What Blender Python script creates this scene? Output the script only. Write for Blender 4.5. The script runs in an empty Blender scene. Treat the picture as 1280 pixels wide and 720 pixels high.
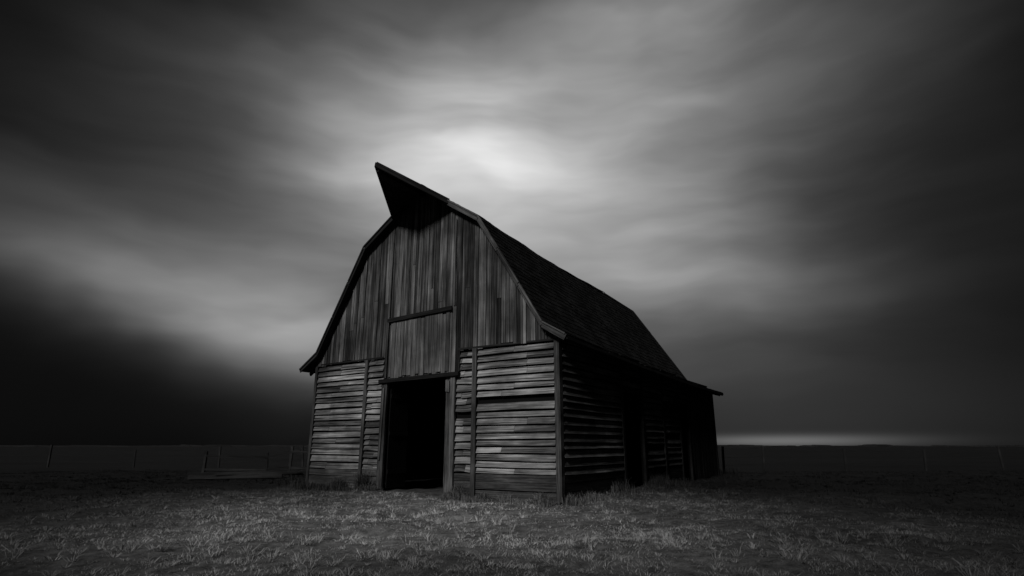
import bpy, math, random
import numpy as np
from mathutils import Vector, Matrix
random.seed(7); rng=np.random.default_rng(11)
sc=bpy.context.scene
sc.view_settings.view_transform='Standard'
try: sc.view_settings.look='None'
except: pass
sc.view_settings.exposure=0
CAMH=1.3
PITCH=math.radians(15.4)
# ---------------- camera
cam=bpy.data.cameras.new("camera"); camo=bpy.data.objects.new("camera",cam); sc.collection.objects.link(camo)
cam.sensor_width=36; cam.lens=716/1280*36; cam.clip_end=9000; cam.clip_start=0.05
camo.location=(0,0,CAMH); camo.rotation_euler=(math.pi/2+PITCH,0,0); sc.camera=camo
def px2ae(x,y):
    u=x-640; v=360-y
    dx=u; dy=716*math.cos(PITCH)-v*math.sin(PITCH); dz=716*math.sin(PITCH)+v*math.cos(PITCH)
    n=math.sqrt(dx*dx+dy*dy+dz*dz)
    return math.atan2(dx,dy), math.asin(dz/n)
# ---------------- node helper
class NT:
    def __init__(s,nt): s.nt=nt; s.n=nt.nodes; s.l=nt.links
    def new(s,t,**k):
        n=s.n.new(t)
        for a,b in k.items(): setattr(n,a,b)
        return n
    def val(s,sock,v):
        if isinstance(v,bpy.types.NodeSocket): s.l.new(v,sock)
        else: sock.default_value=v
    def math(s,op,a,b=None,c=None,clamp=False):
        n=s.new('ShaderNodeMath',operation=op); n.use_clamp=clamp
        s.val(n.inputs[0],a)
        if b is not None: s.val(n.inputs[1],b)
        if c is not None: s.val(n.inputs[2],c)
        return n.outputs[0]
    def vm(s,op,a,b=None):
        n=s.new('ShaderNodeVectorMath',operation=op); s.val(n.inputs[0],a)
        if b is not None: s.val(n.inputs[1],b)
        return n
    def noise(s,vec,scale,detail=5,rough=.55,dist=0):
        n=s.new('ShaderNodeTexNoise'); s.val(n.inputs['Vector'],vec)
        n.inputs['Scale'].default_value=scale; n.inputs['Detail'].default_value=detail
        n.inputs['Roughness'].default_value=rough; n.inputs['Distortion'].default_value=dist
        return n
    def mr(s,v,a,b,c,d,smooth=False):
        n=s.new('ShaderNodeMapRange'); s.val(n.inputs[0],v)
        if smooth: n.interpolation_type='SMOOTHSTEP'
        for i,q in enumerate((a,b,c,d)): s.val(n.inputs[i+1],q)
        return n.outputs[0]
    def mapping(s,vec,loc=(0,0,0),rot=(0,0,0),scale=(1,1,1),t='POINT'):
        n=s.new('ShaderNodeMapping',vector_type=t); s.val(n.inputs['Vector'],vec)
        n.inputs['Location'].default_value=loc; n.inputs['Rotation'].default_value=rot; n.inputs['Scale'].default_value=scale
        return n.outputs[0]
# ---------------- world : overcast storm sky
SUN_EL=math.radians(35); sdx,sdy=-0.48,-0.877
w=bpy.data.worlds.new("World"); sc.world=w; w.use_nodes=True
N=NT(w.node_tree); N.n.clear()
out=N.new('ShaderNodeOutputWorld'); bg=N.new('ShaderNodeBackground'); N.l.new(bg.outputs[0],out.inputs[0])
sky=N.new('ShaderNodeTexSky'); sky.sky_type='NISHITA'; sky.sun_disc=False
sky.sun_elevation=SUN_EL; sky.sun_rotation=math.atan2(sdx,sdy)
bw=N.new('ShaderNodeRGBToBW'); N.l.new(sky.outputs[0],bw.inputs[0])
tc=N.new('ShaderNodeTexCoord'); sep=N.new('ShaderNodeSeparateXYZ'); N.l.new(tc.outputs['Generated'],sep.inputs[0])
az=N.math('ARCTAN2',sep.outputs[0],sep.outputs[1]); el=N.math('ARCSINE',sep.outputs[2])
cmb=N.new('ShaderNodeCombineXYZ'); N.l.new(az,cmb.inputs[0]); N.l.new(el,cmb.inputs[1])
ae=cmb.outputs[0]
wn=N.noise(N.mapping(ae,scale=(1.5,2.0,1)),2.3,3,.5)
wv=N.vm('SUBTRACT',wn.outputs['Color'],(0.5,0.5,0.5)); wv2=N.vm('MULTIPLY',wv.outputs[0],(0.15,0.09,0))
aew=N.vm('ADD',ae,wv2.outputs[0]).outputs[0]
lobes=[(560,225,80,62,15,.34),(650,255,170,95,-30,.26),(800,90,190,90,20,.20),(470,170,110,60,25,.11),
 (290,388,165,36,-15,.25),(400,400,80,70,0,.14),(85,342,130,20,-17,.10),(640,70,330,150,5,.045),
 (840,310,130,80,-35,.11),(1030,320,170,170,-20,.028),(960,130,200,110,22,.05),(280,190,150,90,10,.035)]
tot=None
for (px,py,s1,s2,rd,am) in lobes:
    a,e=px2ae(px,py)
    m=N.mapping(aew,(a,e,0),(0,0,math.radians(rd)),(s1/716,s2/716,1),'TEXTURE')
    ln=N.vm('LENGTH',m).outputs['Value']
    g=N.math('MULTIPLY',N.math('EXPONENT',N.math('MULTIPLY',N.math('MULTIPLY',ln,ln),-0.5)),am)
    tot=g if tot is None else N.math('ADD',tot,g)
n1=N.noise(N.mapping(aew,rot=(0,0,math.radians(-20)),scale=(.8,4.0,1)),2.4,4,.5)
n2=N.noise(N.mapping(aew,rot=(0,0,math.radians(22)),scale=(1.0,3.2,1),loc=(3,7,0)),2.0,3,.45)
mod=N.math('MULTIPLY',N.mr(n1.outputs[0],.3,.7,.70,1.30),N.mr(n2.outputs[0],.3,.7,.70,1.30))
tot=N.math('MULTIPLY',tot,mod)
a,e=px2ae(620,270)
m=N.mapping(ae,(a,e,0),(0,0,0),(480/716,400/716,1),'TEXTURE'); ln=N.vm('LENGTH',m).outputs['Value']
thick=N.math('EXPONENT',N.math('MULTIPLY',N.math('MULTIPLY',N.math('MULTIPLY',ln,ln),ln),-0.6))
tot=N.math('MULTIPLY',tot,thick)
a,e=px2ae(975,551)
m=N.mapping(ae,(a,e,0),(0,0,0),(70/716,4.2/716,1),'TEXTURE'); ln=N.vm('LENGTH',m).outputs['Value']
band=N.math('MULTIPLY',N.math('EXPONENT',N.math('MULTIPLY',N.math('MULTIPLY',ln,ln),-0.5)),.12)
a,e=px2ae(960,520)
m=N.mapping(ae,(a,e,0),(0,0,0),(160/716,45/716,1),'TEXTURE'); ln=N.vm('LENGTH',m).outputs['Value']
band2=N.math('MULTIPLY',N.math('EXPONENT',N.math('MULTIPLY',N.math('MULTIPLY',ln,ln),-0.5)),.022)
band=N.math('ADD',band,band2)
low=N.mr(el,0.02,0.24,0.18,1.0,True)
tot=N.math('MULTIPLY',tot,low)
tot=N.math('ADD',tot,band)
tot=N.math('ADD',tot,.0025)
tot=N.math('ADD',N.math('MULTIPLY',tot,10),N.math('MULTIPLY',bw.outputs[0],0.003))
N.l.new(tot,bg.inputs[0]); bg.inputs[1].default_value=0.1
# ---------------- sun
sl=bpy.data.lights.new("sun",'SUN'); sl.energy=1.5; sl.angle=math.radians(10); sl.color=(1,.99,.98)
so=bpy.data.objects.new("sun",sl); sc.collection.objects.link(so)
d=Vector((sdx*math.cos(SUN_EL),sdy*math.cos(SUN_EL),math.sin(SUN_EL)))
so.rotation_euler=d.to_track_quat('Z','Y').to_euler()
# ---------------- materials
def newmat(name,rough=.9):
    m=bpy.data.materials.new(name); m.use_nodes=True; T=NT(m.node_tree); b=T.n['Principled BSDF']
    b.inputs['Roughness'].default_value=rough; b.inputs['Specular IOR Level'].default_value=.12
    return m,T,b
def gray(T,b,v,mul=1):
    c=T.new('ShaderNodeCombineColor'); 
    for i in range(3): T.l.new(v,c.inputs[i])
    T.l.new(c.outputs[0],b.inputs['Base Color'])
def wood(name,lo,hi,across=26,along=1.1,stain=.6,bump=.5,gamma=1.6):
    m,T,b=newmat(name)
    at=T.new('ShaderNodeAttribute',attribute_name='guv'); r=T.new('ShaderNodeAttribute',attribute_name='rnd')
    g=T.noise(T.mapping(at.outputs['Vector'],scale=(along,across,1)),1.0,8,.7,.4)
    g2=T.noise(T.mapping(at.outputs['Vector'],scale=(along*2.2,across*3.5,1)),1.0,5,.65)
    g3=T.noise(T.mapping(at.outputs['Vector'],scale=(along*1.2,across*.25,1),loc=(5,5,5)),1.0,4,.6)
    geo=T.new('ShaderNodeNewGeometry')
    st=T.noise(geo.outputs['Position'],.75,4,.55)
    v=T.math('ADD',T.math('MULTIPLY',g.outputs[0],.45),T.math('MULTIPLY',g2.outputs[0],.25))
    v=T.math('ADD',v,T.math('MULTIPLY',g3.outputs[0],.30))
    v=T.mr(v,.39,.61,0,1)
    v=T.math('ADD',T.math('MULTIPLY',v,.6),T.math('MULTIPLY',r.outputs['Fac'],.4))
    v=T.math('POWER',v,gamma)
    v=T.math('MULTIPLY',v,T.mr(st.outputs[0],.35,.65,1-stain,1.2))
    cr=T.noise(T.mapping(at.outputs['Vector'],scale=(along*.7,across*2.2,1),loc=(9,2,0)),1.0,3,.5)
    v=T.math('MULTIPLY',v,T.mr(cr.outputs[0],.38,.44,.15,1))
    v=T.math('MULTIPLY_ADD',v,hi-lo,lo)
    gray(T,b,v)
    bp=T.new('ShaderNodeBump'); bp.inputs['Strength'].default_value=bump; bp.inputs['Distance'].default_value=.015
    T.l.new(g.outputs[0],bp.inputs['Height']); T.l.new(bp.outputs[0],b.inputs['Normal'])
    return m
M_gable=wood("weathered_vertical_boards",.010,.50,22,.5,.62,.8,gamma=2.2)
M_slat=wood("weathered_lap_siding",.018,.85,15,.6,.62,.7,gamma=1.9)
M_trim=wood("weathered_trim",.02,.34,stain=.7)
M_dark=wood("dark_timber",.010,.07)
M_inner=wood("interior_shade_timber",.006,.014)  # interior darkness put into the timber colour
M_side=wood("side_siding_shaded",.012,.36,16,.8,.7)  # siding in a darker albedo, shade of the side painted in
def roofmat():
    m,T,b=newmat("old_shingles",.95); b.inputs['Specular IOR Level'].default_value=.03
    r=T.new('ShaderNodeAttribute',attribute_name='rnd'); geo=T.new('ShaderNodeNewGeometry')
    n=T.noise(geo.outputs['Position'],1.3,6,.6); n2=T.noise(geo.outputs['Position'],40,3,.6)
    v=T.math('MULTIPLY',T.mr(r.outputs['Fac'],0,1,.013,.024),T.mr(n.outputs[0],.3,.7,.5,1.5))
    v=T.math('MULTIPLY',v,T.mr(n2.outputs[0],.3,.7,.6,1.4)); gray(T,b,v)
    return m
M_roof=roofmat()
def lightpool_mask(T):  # pool of light with dark surround, painted into ground and grass colour
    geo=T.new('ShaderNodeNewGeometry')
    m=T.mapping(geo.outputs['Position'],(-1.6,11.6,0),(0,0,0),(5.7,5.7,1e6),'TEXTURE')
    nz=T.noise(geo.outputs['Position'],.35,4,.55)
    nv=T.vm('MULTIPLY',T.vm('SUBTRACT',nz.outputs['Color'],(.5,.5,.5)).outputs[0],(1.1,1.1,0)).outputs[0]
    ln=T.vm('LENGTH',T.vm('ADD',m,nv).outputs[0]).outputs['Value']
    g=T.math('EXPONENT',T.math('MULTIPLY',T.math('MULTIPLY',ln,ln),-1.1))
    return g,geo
def groundmat():
    m,T,b=newmat("dry_field_soil",.97)
    g,geo=lightpool_mask(T)
    n=T.noise(geo.outputs['Position'],5,8,.65); n2=T.noise(geo.outputs['Position'],.6,4,.6); n3=T.noise(geo.outputs['Position'],60,4,.7)
    far=T.noise(T.mapping(geo.outputs['Position'],scale=(.02,.1,1)),1,4,.6)
    v=T.math('MULTIPLY_ADD',g,.20,.009)  # soil albedo follows the painted light pool, near black outside it
    v=T.math('MULTIPLY',v,T.mr(n.outputs[0],.3,.7,.3,1.6)); v=T.math('MULTIPLY',v,T.mr(n2.outputs[0],.3,.7,.7,1.3))
    v=T.math('MULTIPLY',v,T.mr(n3.outputs[0],.3,.7,.5,1.5)); v=T.math('MULTIPLY',v,T.mr(far.outputs[0],.35,.65,.6,1.4))
    gray(T,b,v)
    bp=T.new('ShaderNodeBump'); bp.inputs['Strength'].default_value=.7; bp.inputs['Distance'].default_value=.04
    T.l.new(n.outputs[0],bp.inputs['Height']); T.l.new(bp.outputs[0],b.inputs['Normal'])
    return m
def grassmat(name,lo,hi):
    m,T,b=newmat(name,.8)
    g,geo=lightpool_mask(T); r=T.new('ShaderNodeAttribute',attribute_name='rnd')
    v=T.math('MULTIPLY_ADD',g,hi,lo)  # blade albedo brightened inside the painted light pool
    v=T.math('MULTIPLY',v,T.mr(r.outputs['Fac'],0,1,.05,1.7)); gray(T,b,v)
    return m
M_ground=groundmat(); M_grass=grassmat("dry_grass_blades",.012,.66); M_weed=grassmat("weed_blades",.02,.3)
# ---------------- mesh builder
class MB:
    def __init__(s): s.v=[];s.f=[];s.r=[];s.g=[]
    def hexa(s,c,length=None,rnd=None):
        rnd=random.random() if rnd is None else rnd
        c=[Vector(p) for p in c]; i=len(s.v)
        o=random.random()*20
        lu=(c[1]-c[0]).length; lv=(c[3]-c[0]).length; lw=(c[4]-c[0]).length
        gg=[(0,0,0),(lu,0,0),(lu,lv,0),(0,lv,0),(0,0,lw),(lu,0,lw),(lu,lv,lw),(0,lv,lw)]
        s.v+=[tuple(p) for p in c]; s.r+=[rnd]*8; s.g+=[(o+a,b,rnd*40+q) for a,b,q in gg]
        for f in ((0,3,2,1),(4,5,6,7),(0,1,5,4),(1,2,6,5),(2,3,7,6),(3,0,4,7)): s.f.append(tuple(i+k for k in f))
    def box(s,p,u,v,w,rnd=None):
        p,u,v,w=map(Vector,(p,u,v,w)); s.hexa([p,p+u,p+u+v,p+v,p+w,p+u+w,p+u+v+w,p+v+w],rnd=rnd)
    def beam(s,a,b,wd,th,up=(0,0,1),rnd=None):
        a=Vector(a);b=Vector(b); d=(b-a).normalized(); up=Vector(up)
        side=d.cross(up).normalized(); up2=side.cross(d).normalized()
        s.box(a-side*th/2-up2*wd/2,b-a,up2*wd,side*th,rnd)
    def obj(s,name,mat,parent=None,fix=True):
        me=bpy.data.meshes.new(name); me.from_pydata(s.v,[],s.f)
        a=me.attributes.new('rnd','FLOAT','POINT'); a.data.foreach_set('value',s.r)
        a=me.attributes.new('guv','FLOAT_VECTOR','POINT'); a.data.foreach_set('vector',np.array(s.g,dtype=np.float32).ravel())
        me.materials.append(mat); me.update()
        o=bpy.data.objects.new(name,me); sc.collection.objects.link(o)
        if fix:
            import bmesh
            bm=bmesh.new(); bm.from_mesh(me); bmesh.ops.recalc_face_normals(bm,faces=bm.faces); bm.to_mesh(me); bm.free()
        if parent: o.parent=parent
        return o
def J(a): return random.uniform(-a,a)
# ---------------- barn
ANG=math.radians(33); C=(1.2,14.5); W=9.3; L=14.6
barn=bpy.data.objects.new("old_wooden_barn",None); sc.collection.objects.link(barn)
barn.location=(C[0],C[1],0); barn.rotation_euler=(0,0,-ANG)
PF=[(.36,3.97),(-.30,4.36),(-2.4,7.75),(-4.7,9.3),(-7.1,7.72),(-9.05,4.3),(-9.85,3.8)]
PR=[(.48,3.62),(-.95,4.12),(-3.15,7.72),(-4.7,8.9),(-6.9,7.6),(-8.9,4.2),(-9.85,3.7)]
YE=[0,.25,1.3,1.2,1.2,.15,0]
Y0,Y1=-.3,14.9
def RP(i,v,y):
    k=(y-Y0)/(Y1-Y0)
    def at(j):
        x=PF[j][0]*(1-k)+PR[j][0]*k; z=PF[j][1]*(1-k)+PR[j][1]*k
        z-=.10*math.sin(math.pi*k)*(1 if 0<j<6 else .8); 
        z+=.016*math.sin(y*2.3+j)
        return x,y-YE[j]*k,z
    p0=Vector(at(i))
    if v==0: return p0
    return p0.lerp(Vector(at(i+1)),v)
def prof(x,P):
    for (xa,za),(xb,zb) in zip(P,P[1:]):
        if xb<=x<=xa: return za+(zb-za)*(x-xa)/(xb-xa)
    return 3.8
mb=MB(); NS=14
for i in range(6):
    for k in range(NS):
        ya=Y0+.02+(Y1-Y0-.04)*k/NS; yb=Y0+.02+(Y1-Y0-.04)*(k+1)/NS
        a,b,c,dd=RP(i,0,ya),RP(i,1,ya),RP(i,1,yb),RP(i,0,yb)
        nrm=(b-a).cross(dd-a).normalized()
        if nrm.z>0: nrm=-nrm
        mb.hexa([a,b,c,dd,a+nrm*.06,b+nrm*.06,c+nrm*.06,dd+nrm*.06],rnd=.3)
mb.obj("roof_deck",M_dark,barn)
mb=MB()
for i in range(6):
    sl_len=(RP(i,1,5)-RP(i,0,5)).length
    up=i<3
    rows=max(2,int(round(sl_len/.2)))
    for r in range(rows):
        v0=r/rows; v1=min(1,(r+1.25)/rows)
        if not up: v0,v1=1-v0,1-v1
        y=Y0
        while y<Y1:
            wd=random.uniform(.14,.32); y2=min(Y1,y+wd)
            if random.random()>.006:
                jj=J(.004)
                a=RP(i,v0+jj if 0<v0<1 else v0,y); b=RP(i,v0+jj if 0<v0<1 else v0,y2-.006); c=RP(i,v1,y2-.006); dd=RP(i,v1,y)
                n=(b-a).cross(dd-a).normalized()
                if n.z<0: n=-n
                lo=.026+random.random()*.006; R=random.random()
                mb.hexa([a+n*.004,b+n*.004,c+n*.004,dd+n*.004,a+n*lo,b+n*lo,c+n*.014,dd+n*.014],rnd=R)
            y=y2
mb.obj("roof_shingles",M_roof,barn)
mb=MB()
y=Y0
while y<Y1:
    y2=min(Y1,y+1.2)
    for i,v in ((2,.94),(3,.06)):
        a=RP(2,1,y)+Vector((0,0,.05)); b=RP(2,1,y2-.01)+Vector((0,0,.05)); c=RP(i,v,y2-.01)+Vector((0,0,.05)); dd=RP(i,v,y)+Vector((0,0,.05))
        u=Vector((0,0,.03)); mb.hexa([a,b,c,dd,a+u,b+u,c+u,dd+u])
    y=y2
mb.obj("ridge_cap",M_roof,barn)
# hay hood
TIP=Vector((-4.76,-2.2,9.28)); HW=1.15
mb=MB(); mbs=MB()
for sgn in (1,-1):
    xb=-4.7+sgn*HW; zb=prof(xb,PF)
    base=Vector((xb,Y0,zb)); rid=Vector((-4.7,Y0,9.3))
    K=7
    for k in range(K):
        a0=k/K; a1=(k+1)/K-.008
        p0=rid.lerp(base,a0); p1=rid.lerp(base,a1)
        q0=TIP.lerp(base,a0); q1=TIP.lerp(base,a1)
        dn=Vector((-sgn*.02,0,-.035))
        mb.hexa([p0,p1,q1,q0,p0+dn,p1+dn,q1+dn,q0+dn])
        upv=Vector((0,0,.04)); mbs.hexa([p0+upv*.1,p1+upv*.1,q1+upv*.1,q0+upv*.1,p0+upv,p1+upv,q1+upv,q0+upv])
mb.obj("hay_hood_underside",M_dark,barn); mbs.obj("hay_hood_shingles",M_roof,barn)
mb=MB()
for sgn in (1,-1):
    xb=-4.7+sgn*HW; zb=prof(xb,PF)
    a=TIP+Vector((0,-.012,-.02)); b=Vector((xb+sgn*.01,Y0-.012,zb-.03)); mb.beam(a,b,.17,.06)
mb.beam((-4.7,-.1,9.05),(-4.76,-2.12,9.14),.16,.09)
mb.obj("hay_hood_edge_boards",M_dark,barn)
def rake(mb,P,y,idx,wd,front):
    for i in idx:
        a=Vector((P[i][0],y if front else y-YE[i],P[i][1])); b=Vector((P[i+1][0],y if front else y-YE[i+1],P[i+1][1]))
        if front and i==2: b=Vector((-4.7+HW,y,prof(-4.7+HW,P)))
        if front and i==3: a=Vector((-4.7-HW,y,prof(-4.7-HW,P)))
        s=-.03 if front else .03
        n=3 if (b-a).length>3 else (2 if (b-a).length>2 else 1)
        for k in range(n):
            p=a.lerp(b,k/n+.003); q=a.lerp(b,(k+1)/n-.003)
            mb.beam(p+Vector((0,J(.006),-.06+J(.018))),q+Vector((0,J(.006),-.06+J(.018))),wd*random.uniform(.75,1.05),.03)
            mb.beam(p+Vector((0,s,.015+J(.01))),q+Vector((0,s,.015+J(.01))),.045,.025,rnd=.95)
mb=MB(); rake(mb,PF,Y0-.02,(0,1,2),.15,True); mb.obj("rake_boards",M_trim,barn)
mb=MB(); rake(mb,PF,Y0-.02,(3,4,5),.12,True); rake(mb,PR,Y1+.02,range(6),.14,False); mb.obj("dark_rake_boards",M_dark,barn)
mb=MB()
for k in range(24):
    y=.1+k*(14.4/23)
    a=RP(0,.02,y)+Vector((0,0,-.13)); b=RP(0,1,y)+Vector((0,0,-.13)); mb.beam(a,b,.11,.05)
    a=RP(5,0,y)+Vector((0,0,-.13)); b=RP(5,.98,y)+Vector((0,0,-.13)); mb.beam(a,b,.11,.05)
for k in range(6):
    ya=Y0+.02+(Y1-Y0-.04)*k/6; yb=Y0+.02+(Y1-Y0-.04)*(k+1)/6-.01
    mb.beam(RP(0,.0,ya)+Vector((.015,0,-.03+J(.02))),RP(0,0,yb)+Vector((.015,0,-.03+J(.02))),.08,.025)
mb.obj("rafter_tails",M_dark,barn)
def gable(mb,y,P,zb_fn,outw,lean=0):
    x=0
    while x>-W:
        wd=random.uniform(.09,.2); x2=max(-W,x-wd)
        zb=zb_fn((x+x2)/2)+J(.035); xa,xb=x-random.uniform(.003,.015),x2+random.uniform(.002,.01)
        za,zc=prof(xa,P)-.08,prof(xb,P)-.08
        th=.028; off=random.uniform(0,.022)*outw
        ya=y+off; yb=ya+th*outw; t=J(.004); R=random.random()
        def piece(z0,z1a,z1b,l0,l1):
            mb.hexa([(xa,ya-l0,z0),(xa,ya-l1,z1a),(xb,ya-l1,z1b),(xb,ya-l0,z0+t),(xa,yb-l0,z0),(xa,yb-l1,z1a),(xb,yb-l1,z1b),(xb,yb-l0,z0+t)],rnd=R)
        if min(za,zc)>zb+.08:
            if lean:
                zm=min(3.7,za,zc); piece(zb,zm,zm,0,0)
                if min(za,zc)>3.8: piece(3.71,za,zc,0,lean*(min(za,7.6)-3.7)/3.9)
            elif (za-zb)>2.6 and random.random()<.2:
                zj=zb+random.uniform(.35,.65)*(za-zb); piece(zb,zj,zj,0,0); R=random.random(); ya+=.006*outw; yb+=.006*outw; piece(zj+.008,za,zc,0,0)
            else: piece(zb,za,zc,0,0)
        x=x2
mb=MB()
gable(mb,-.055,PF,lambda x: 3.27 if -6.12<x<-3.2 else 3.93+(.03*math.sin(x*3)),-1)
mb.obj("gable_boards",M_gable,barn)
mb=MB(); gable(mb,L+.03,PR,lambda x:.05,1,lean=1.25); mb.obj("rear_wall_boards",M_side,barn)
mb=MB()
x=-3.5
while x>-5.85:
    wd=random.uniform(.12,.19); x2=max(-5.86,x-wd)
    mb.box((x-.006,-.112-J(.006),3.3+J(.06)),(0,0,1.75+J(.02)),(-(x-x2)+.009,0,0),(0,-.022,0),rnd=random.uniform(.6,1)); x=x2
mb.obj("hay_door",M_gable,barn)
mb=MB()
mb.beam((-3.4,-.165,5.17),(-5.95,-.165,5.08),.12,.06)
mb.beam((-3.1,-.15,3.25),(-6.2,-.15,3.2),.11,.09)
mb.obj("door_rails",M_dark,barn)
mb=MB()
mb.box((-3.26,-.118,3.3),(0,0,1.9),(-.12,0,0),(0,-.025,0),.9)
mb.box((-3.33,-.118,5.25),(0,0,2.7),(-.05,0,0),(0,-.02,0),.5)
mb.box((-5.95,-.118,3.3),(0,0,1.75),(-.08,0,0),(0,-.02,0),.3)
mb.box((-5.93,-.118,5.2),(0,0,2.5),(-.045,0,0),(0,-.02,0),.5)
mb.obj("hay_door_frame",M_gable,barn)
mb=MB()
mb.beam((.03,-.07,3.93),(-3.18,-.07,3.95),.05,.06); mb.beam((-6.14,-.07,3.95),(-9.33,-.07,3.93),.05,.06)
mb.obj("drip_ledge",M_dark,barn)
def slats(mb,axis,a,b,zlo,zhi,pitch=.185,gap=.03,jit=.016,base=-.02,miss=.02,ztop=None,tilt=.06,mean=.5):
    z=zlo
    while z<zhi-.05:
        pt=pitch*random.uniform(.84,1.16)
        if random.random()>miss:
            h=pt+.012-gap-random.random()*.03; t=J(jit); R=min(1,max(0,random.gauss(mean,.28)))
            z2=min(z+h,zhi)
            z2b=z2; 
            if ztop: z2=min(z2,ztop(a)); z2b=min(z2b,ztop(b))
            o0=tilt+random.random()*.02; o1=.008
            def P(s,zz,o): return (s,base-o,zz) if axis=='x' else (-base+o,s,zz)
            th=.014; sg=J(.014)
            n=6; OFF=random.random()*20
            brk=random.choice([0,0,2,3,4]); R2=R
            for k in range(n):
                sa=a+(b-a)*k/n; sb=a+(b-a)*(k+1)/n
                if k==brk and k>0: R2=min(1,max(0,random.gauss(mean,.28))); t=J(jit); sa+=.006*(1 if b>a else -1)
                f=lambda q:t*math.sin(2.2*q+z*5)+sg*math.sin(math.pi*q)
                ta=f(k/n); tb=f((k+1)/n)
                za=z2+(z2b-z2)*k/n; zb=z2+(z2b-z2)*(k+1)/n
                i0=len(mb.v)
                mb.hexa([P(sa,z+ta,o0-th),P(sb,z+tb,o0-th),P(sb,zb+tb*.5,o1-th),P(sa,za+ta*.5,o1-th),
                         P(sa,z+ta,o0),P(sb,z+tb,o0),P(sb,zb+tb*.5,o1),P(sa,za+ta*.5,o1)],rnd=R2)
                for q in range(8):
                    s_=mb.v[i0+q][0 if axis=='x' else 1]; g=mb.g[i0+q]; mb.g[i0+q]=(OFF+s_,g[1],R2*40+z*3)
        z+=pt
mb=MB()
for (a,b,mn) in ((-.12,-2.52,.66),(-2.70,-3.24,.5),(-6.14,-6.78,.38),(-6.94,-9.2,.42)):  # fall of light put into slat tone: right panels brighter, left dimmer
    slats(mb,'x',a,b,.62,3.9,mean=mn)
mb.obj("front_siding",M_slat,barn)
mb=MB()
for (a,b) in ((-.12,-2.52),(-2.70,-3.24),(-6.14,-6.78),(-6.94,-9.2)):
    z=.02
    for h in (.2,.2,.19):
        mb.box((a,-.05-J(.008),z+J(.01)),(b-a,0,J(.02)),(0,0,h-.015),(0,-.025,0),rnd=random.uniform(0,.5)); z+=h
mb.obj("front_skirt_boards",M_trim,barn)
mb=MB()
for x,wd in ((-2.54,.14),(-6.8,.12)):
    mb.box((x,-.045,0),(0,0,3.92),(-wd,0,0),(0,-.065,0),.3)
mb.box((-.0,-.05,0),(0,0,3.92),(-.1,0,0),(0,-.05,0),.4); mb.box((.05,-.1,0),(0,0,3.98),(-.045,0,0),(0,.16,0),.3)
mb.box((-9.22,-.05,0),(0,0,3.92),(-.11,0,0),(0,-.045,0),.1)
mb.box((-3.26,-.06,0),(0,0,3.2),(-.15,0,0),(0,-.07,0),.85); mb.box((-3.44,-.05,0.0),(0,0,3.2),(-.16,0,0),(0,-.04,0),.3)
mb.box((-3.46,-.1,2.75),(0,0,.32),(-.13,0,.03),(0,-.03,0),1.0)
mb.box((-5.9,-.05,0),(0,0,3.2),(-.22,0,0),(0,-.07,0),.0)
mb.box((-6.0,-.13,.9),(.04,0,2.1),(-.07,0,0),(0,-.03,0),.6)
mb.obj("wall_posts",M_trim,barn)
mb=MB()
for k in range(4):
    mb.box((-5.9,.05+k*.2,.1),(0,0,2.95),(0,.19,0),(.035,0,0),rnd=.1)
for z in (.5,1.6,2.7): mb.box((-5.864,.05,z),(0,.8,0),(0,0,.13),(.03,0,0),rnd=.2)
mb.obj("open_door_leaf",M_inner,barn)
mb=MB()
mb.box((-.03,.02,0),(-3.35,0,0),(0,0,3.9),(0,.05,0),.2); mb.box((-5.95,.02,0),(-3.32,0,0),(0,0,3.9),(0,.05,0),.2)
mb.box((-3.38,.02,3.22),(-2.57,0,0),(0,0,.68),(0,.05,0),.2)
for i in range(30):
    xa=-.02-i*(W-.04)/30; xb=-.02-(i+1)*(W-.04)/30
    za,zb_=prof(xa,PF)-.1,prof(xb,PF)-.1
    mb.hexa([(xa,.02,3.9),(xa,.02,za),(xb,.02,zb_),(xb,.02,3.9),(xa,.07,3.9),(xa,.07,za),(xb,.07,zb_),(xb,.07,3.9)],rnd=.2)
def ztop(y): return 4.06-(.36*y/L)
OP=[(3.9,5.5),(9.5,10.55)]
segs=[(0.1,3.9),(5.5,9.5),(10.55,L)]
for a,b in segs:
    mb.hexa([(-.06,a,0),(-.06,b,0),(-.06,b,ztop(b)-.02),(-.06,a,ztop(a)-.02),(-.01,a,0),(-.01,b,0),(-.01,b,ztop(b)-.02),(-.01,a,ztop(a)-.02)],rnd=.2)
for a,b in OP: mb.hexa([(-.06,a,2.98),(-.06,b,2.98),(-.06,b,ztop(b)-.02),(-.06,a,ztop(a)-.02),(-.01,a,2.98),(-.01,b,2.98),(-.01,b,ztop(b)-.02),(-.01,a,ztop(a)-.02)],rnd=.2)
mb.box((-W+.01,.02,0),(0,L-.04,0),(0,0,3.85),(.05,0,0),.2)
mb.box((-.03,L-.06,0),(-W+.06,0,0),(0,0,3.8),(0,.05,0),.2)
mb.obj("dark_backing",M_inner,barn)  # near-black sheets added behind the boards as interior shade, blocking stray light
mb=MB()
mb.box((-.1,7.2,0),(-W+.2,0,0),(0,0,3.6),(0,.06,0),.2)
for y in (3.7,7.3,10.9):
    for x in (-3.2,-6.2): mb.box((x,y-.3,0),(0,0,4.6),(.18,0,0),(0,.18,0),.3)
    mb.beam((-.1,y-.2,3.75),(-W+.1,y-.2,3.75),.2,.15)
mb.box((-.1,.1,3.9),(-W+.2,0,0),(0,L-.2,0),(0,0,.05),.2)
mb.obj("stall_partitions",M_inner,barn)
mb=MB()
slats(mb,'y',.08,3.78,.62,4.1,ztop=ztop,base=0); slats(mb,'y',5.62,7.5,.62,4.1,ztop=ztop,base=0,mean=.35); slats(mb,'y',7.62,9.4,.62,4.1,ztop=ztop,base=0,miss=.06,mean=.25)
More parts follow.
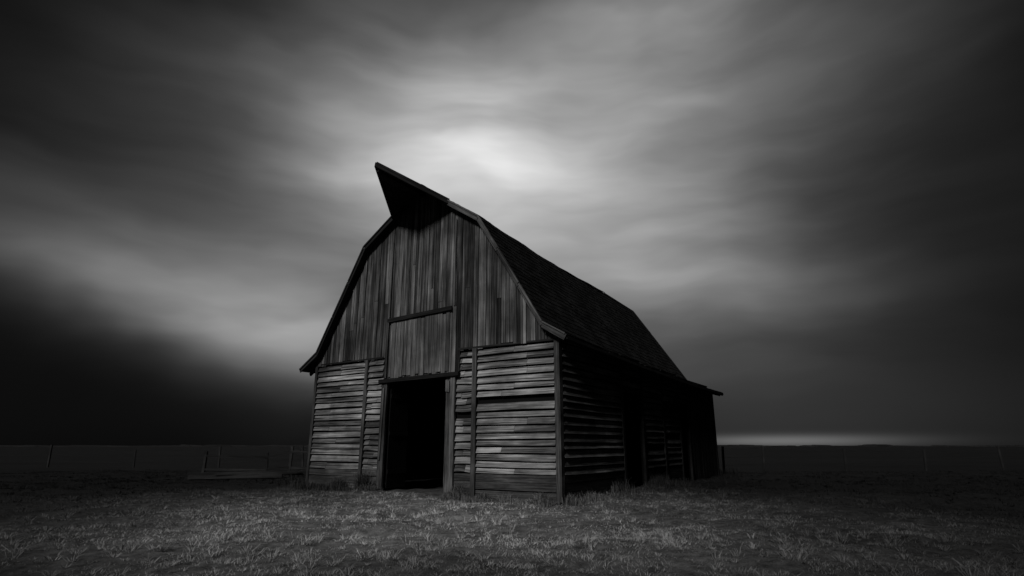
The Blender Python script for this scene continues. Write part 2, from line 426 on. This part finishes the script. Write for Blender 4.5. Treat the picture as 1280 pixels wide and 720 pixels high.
slats(mb,'y',3.9,5.5,3.1,4.1,ztop=ztop,base=0,mean=.2); slats(mb,'y',9.5,10.5,3.1,4.1,ztop=ztop,base=0,mean=.2)
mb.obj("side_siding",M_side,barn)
mb=MB()
y=10.68
while y<L-.05:
    wd=random.uniform(.15,.22); y2=min(L,y+wd)
    mb.box((.005+random.random()*.015,y+.005,.03),(0,0,ztop(y)-.06),(0,y2-y-.01,0),(.026,0,0)); y=y2
for a,b in ((.12,3.78),(5.62,9.4)):
    z=.02
    for h in (.2,.2,.19): mb.box((.012+J(.006),a,z),(0,b-a,J(.03)),(0,0,h-.015),(.028,0,0)); z+=h
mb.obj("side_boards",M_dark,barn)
mb=MB()
for y,wd in ((3.78,.13),(5.49,.13),(7.5,.12),(9.4,.12),(10.55,.12),(L-.1,.12)):
    mb.box((.0,y,0),(0,0,ztop(y)-.03),(0,wd,0),(.085,0,0))
mb.beam((.05,3.92,2.98),(.05,5.48,2.98),.14,.09); mb.beam((.05,9.52,2.95),(.05,10.54,2.95),.14,.09)
mb.obj("side_posts",M_dark,barn)
mb=MB()
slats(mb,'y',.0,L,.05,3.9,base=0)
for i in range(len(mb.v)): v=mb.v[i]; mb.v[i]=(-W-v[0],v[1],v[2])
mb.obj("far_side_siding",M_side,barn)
# ---------------- ground
_g=rng.random((64,64))
def vn(x,y,s,ox=0):
    x=np.asarray(x)/s+ox+1000; y=np.asarray(y)/s+ox*1.7+1000
    xi=np.floor(x).astype(int); yi=np.floor(y).astype(int); fx=x-xi; fy=y-yi
    fx=fx*fx*(3-2*fx); fy=fy*fy*(3-2*fy); G=lambda a,b:_g[a%64,b%64]
    return (G(xi,yi)*(1-fx)+G(xi+1,yi)*fx)*(1-fy)+(G(xi,yi+1)*(1-fx)+G(xi+1,yi+1)*fx)*fy
def gh(x,y):
    r=np.hypot(x,y-12); f=1/(1+(r/60)**2)
    return f*((vn(x,y,4.0)-.5)*.14+(vn(x,y,1.1,5)-.5)*.10+(vn(x,y,.35,9)-.5)*.07)
n=420
t=np.linspace(-1,1,n); g1=np.sign(t)*(np.abs(t)*12+np.abs(t)**7*4500)
X,Yg=np.meshgrid(g1,g1); Yg=Yg+11
Z=gh(X,Yg)
V=np.stack([X.ravel(),Yg.ravel(),Z.ravel()],1)
idx=np.arange(n*n).reshape(n,n); F=np.stack([idx[:-1,:-1].ravel(),idx[:-1,1:].ravel(),idx[1:,1:].ravel(),idx[1:,:-1].ravel()],1)
def npmesh(name,V,F,mat,rnd=None,tri=None):
    me=bpy.data.meshes.new(name)
    me.vertices.add(len(V)); me.vertices.foreach_set('co',V.astype(np.float32).ravel())
    loops=F.ravel(); st=np.arange(len(F))*F.shape[1]; 
    if tri is not None:
        st=np.concatenate([st,len(loops)+np.arange(len(tri))*3]); loops=np.concatenate([loops,tri.ravel()])
    me.loops.add(len(loops)); me.loops.foreach_set('vertex_index',loops.astype(np.int32))
    me.polygons.add(len(st)); me.polygons.foreach_set('loop_start',st.astype(np.int32))
    me.update(calc_edges=True)
    if rnd is not None:
        a=me.attributes.new('rnd','FLOAT','POINT'); a.data.foreach_set('value',rnd.astype(np.float32))
    me.materials.append(mat); me.validate()
    o=bpy.data.objects.new(name,me); sc.collection.objects.link(o); return o
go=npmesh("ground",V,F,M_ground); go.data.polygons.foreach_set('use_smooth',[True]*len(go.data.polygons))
ca,sa=math.cos(ANG),math.sin(ANG)
def tolocal(x,y):
    dx=x-C[0]; dy=y-C[1]; return dx*ca-dy*sa, dx*sa+dy*ca
def toworld(lx,ly): return C[0]+lx*ca+ly*sa, C[1]-lx*sa+ly*ca
def blades(name,x,y,h,wd,mat,lean=.7,rbias=None,swirl=None):
    N_=len(x); z=gh(x,y)-.01
    th=rng.random(N_)*2*np.pi; la=rng.random(N_)*2*np.pi; ln=h*lean*(.2+rng.random(N_))
    if swirl is not None: la=swirl
    cx,sx=np.cos(th)*wd,np.sin(th)*wd; lx,ly=np.cos(la)*ln,np.sin(la)*ln
    P=np.empty((N_,5,3))
    P[:,0]=np.stack([x-cx,y-sx,z],1); P[:,1]=np.stack([x+cx,y+sx,z],1)
    P[:,2]=np.stack([x+cx*.7+lx*.4,y+sx*.7+ly*.4,z+h*.62],1); P[:,3]=np.stack([x-cx*.7+lx*.4,y-sx*.7+ly*.4,z+h*.62],1)
    P[:,4]=np.stack([x+lx*1.2,y+ly*1.2,z+h*(.55+.35*rng.random(N_))],1)
    b=np.arange(N_)*5; Q=np.stack([b,b+1,b+2,b+3],1); Tt=np.stack([b+3,b+2,b+4],1)
    r=rng.random(N_)
    if rbias is not None: r=np.clip(r*.4+rbias*.6,0,1)
    return npmesh(name,P.reshape(-1,3),Q,mat,np.repeat(r,5),Tt)
NB=360000
u=rng.random(NB); yy=3.5+(u**1.5)*28; xx=(rng.random(NB)*2-1)*(yy*.92+2.5)
cl=vn(xx,yy,.18,3)*.4+vn(xx,yy,.5,13)*.35+vn(xx,yy,2.2,8)*.25
keep=(rng.random(NB)<np.clip((cl-.15)*2.4,.25,1))
xx,yy,cl=xx[keep],yy[keep],cl[keep]
cc=np.clip((cl-.25)*1.9,0,1)
hh=(.02+.07*cc*rng.random(len(xx)))*(1+.25*(yy>18)); sw=vn(xx,yy,.55,21)*16+rng.normal(0,1.0,len(xx))
# bunch-grass tufts : blades fanning out of common roots
NTF=5200; u=rng.random(NTF); ty=4.0+(u**1.3)*22; tx=(rng.random(NTF)*2-1)*(ty*.9+2); ts=.4+.9*rng.random(NTF)**1.5
kk=rng.random(NTF)<np.clip((vn(tx,ty,1.6,31)-.25)*2.2,.1,1); tx,ty,ts=tx[kk],ty[kk],ts[kk]
NBL=26; ax=np.repeat(tx,NBL); ay=np.repeat(ty,NBL); s=np.repeat(ts,NBL); M_=len(ax)
an=rng.random(M_)*2*np.pi; rr=rng.random(M_)*.05*s
ax=ax+np.cos(an)*rr; ay=ay+np.sin(an)*rr; ah=(.04+.10*rng.random(M_))*s
ac=np.repeat(.35+.65*rng.random(len(tx)),NBL)
gx=np.concatenate([xx,ax]); gy=np.concatenate([yy,ay]); ghh=np.concatenate([hh,ah]); gs=np.concatenate([sw,an+rng.normal(0,.3,M_)]); gc=np.concatenate([cc,ac])
lx,ly=tolocal(gx,gy); k=~((lx<.02)&(lx>-W-.02)&(ly>-.08)&(ly<L))
gx,gy,ghh,gs,gc=gx[k],gy[k],ghh[k],gs[k],gc[k]
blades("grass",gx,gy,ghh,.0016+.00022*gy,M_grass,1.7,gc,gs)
pts=[]
def wedge(a,b,nn,dist,hm):
    for _ in range(nn):
        k=random.random(); bx=a[0]+(b[0]-a[0])*k; by=a[1]+(b[1]-a[1])*k
        nx=abs(random.gauss(0,dist))
        if a[1]==b[1]: x_,y_=toworld(bx,by-.1-nx)
        else: x_,y_=toworld(bx+.12+nx if a[0]>=0 else bx-.12-nx,by)
        m=float(vn(x_,y_,.35,2))*float(vn(x_,y_,1.3,6)); pts.append((x_,y_,hm*(.12+1.6*m*m)*random.uniform(.3,1.3)))
wedge((0,0),(-3.5,0),7000,.22,.6); wedge((-5.8,0),(-W,0),7500,.28,.8); wedge((0,0),(0,L),12000,.35,.6)
wedge((-W-.1,0),(-W-.1,L),3000,.4,.5); wedge((-3.5,0),(-5.8,0),1500,.3,.2)
for (bx,by,nn,hm,sp) in ((-6.5,-.3,700,.9,.13),(-6.2,-.25,250,.5,.1),(-7.3,-.35,300,.5,.2),(-2.9,-.3,300,.45,.15),(-1.4,-.3,200,.3,.2),(.25,-.1,260,.4,.15),(-9.3,-.4,300,.5,.25),(.5,5.2,260,.5,.2),(.5,8.2,260,.4,.3),(.6,14.3,400,.6,.4)):
    for _ in range(nn):
        q=random.gauss(0,1)
        x_,y_=toworld(bx+q*sp,by+random.gauss(0,sp*.5)); pts.append((x_,y_,hm*random.uniform(.2,1.1)*math.exp(-q*q*.3)))
pts=np.array(pts)
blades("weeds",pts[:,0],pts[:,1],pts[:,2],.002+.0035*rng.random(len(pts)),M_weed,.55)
# ---------------- fences
def fence(name,posts,ph,rails,rad=.05,wire=False):
    e=bpy.data.objects.new(name,None); sc.collection.objects.link(e)
    mb=MB(); tops=[]
    for (x,y) in posts:
        lx_,ly_=J(.12),J(.06); z=float(gh(np.array([x]),np.array([y]))[0]); h=ph*random.uniform(.8,1.12)
        mb.beam((x,y,z-.1),(x+lx_,y+ly_,z+h),rad*2*random.uniform(.8,1.2),rad*2,up=(0,1,0),rnd=random.uniform(.4,.8)); tops.append((x,y,lx_,ly_,z,h))
    mb.obj("posts",M_dark,e)
    mb=MB()
    for A,B in zip(tops,tops[1:]):
        for r in rails:
            pa=Vector((A[0]+A[2]*r,A[1]+A[3]*r-rad,A[4]+A[5]*r)); pb=Vector((B[0]+B[2]*r,B[1]+B[3]*r-rad,B[4]+B[5]*r+(0 if wire else J(.05))))
            K=5
            for k in range(K):
                f=lambda q: pa.lerp(pb,q)+Vector((0,0,-.05*4*q*(1-q)))
                if wire: mb.beam(f(k/K),f((k+1)/K),.007,.007,rnd=.3)
                elif k==0: mb.beam(pa,pb,.08,.03)
    mb.obj("wires" if wire else "rails",M_dark,e)
    return e
fence("wooden_fence",[(-13.1,25.5),(-10.6,26.0),(-9.7,26.1),(-8.0,26.6)],1.2,[.3,.82],.05)
fence("wire_fence",[(-60+i*5.2,36+.04*i*5) for i in range(10)],1.2,[.3,.6,.92],.045,True)
fence("wire_fence",[(10.4,29.5)]+[(13.2+i*4.6,31.5+.5*i) for i in range(12)],1.25,[.3,.6,.92],.045,True)
mb=MB()
mb.beam((-13.2,24.6,.16),(-8.6,25.4,.2),.16,.22,rnd=.8); mb.beam((-13.0,24.2,.07),(-9.5,24.9,.1),.13,.16); mb.beam((-12,24.3,.2),(-8.9,25.0,.34),.05,.12)
mb.obj("timber_pile",M_dark)
mb=MB()
for i in range(900):
    a=random.uniform(-1.25,1.3); R=random.uniform(1100,1500); x=math.sin(a)*R; y=math.cos(a)*R
    m=float(vn(np.array([a*40]),np.array([0.]),1.0)[0]); h=1.5+3.0*m*m*random.random(); wd=random.uniform(8,30)
    mb.hexa([(x-wd,y,0),(x+wd,y,0),(x+wd,y+6,0),(x-wd,y+6,0),(x-wd*.5,y,h),(x+wd*.6,y,h*random.uniform(.6,1)),(x+wd*.6,y+6,h*.8),(x-wd*.5,y+6,h)])
mb.obj("distant_hedgerow",M_dark)
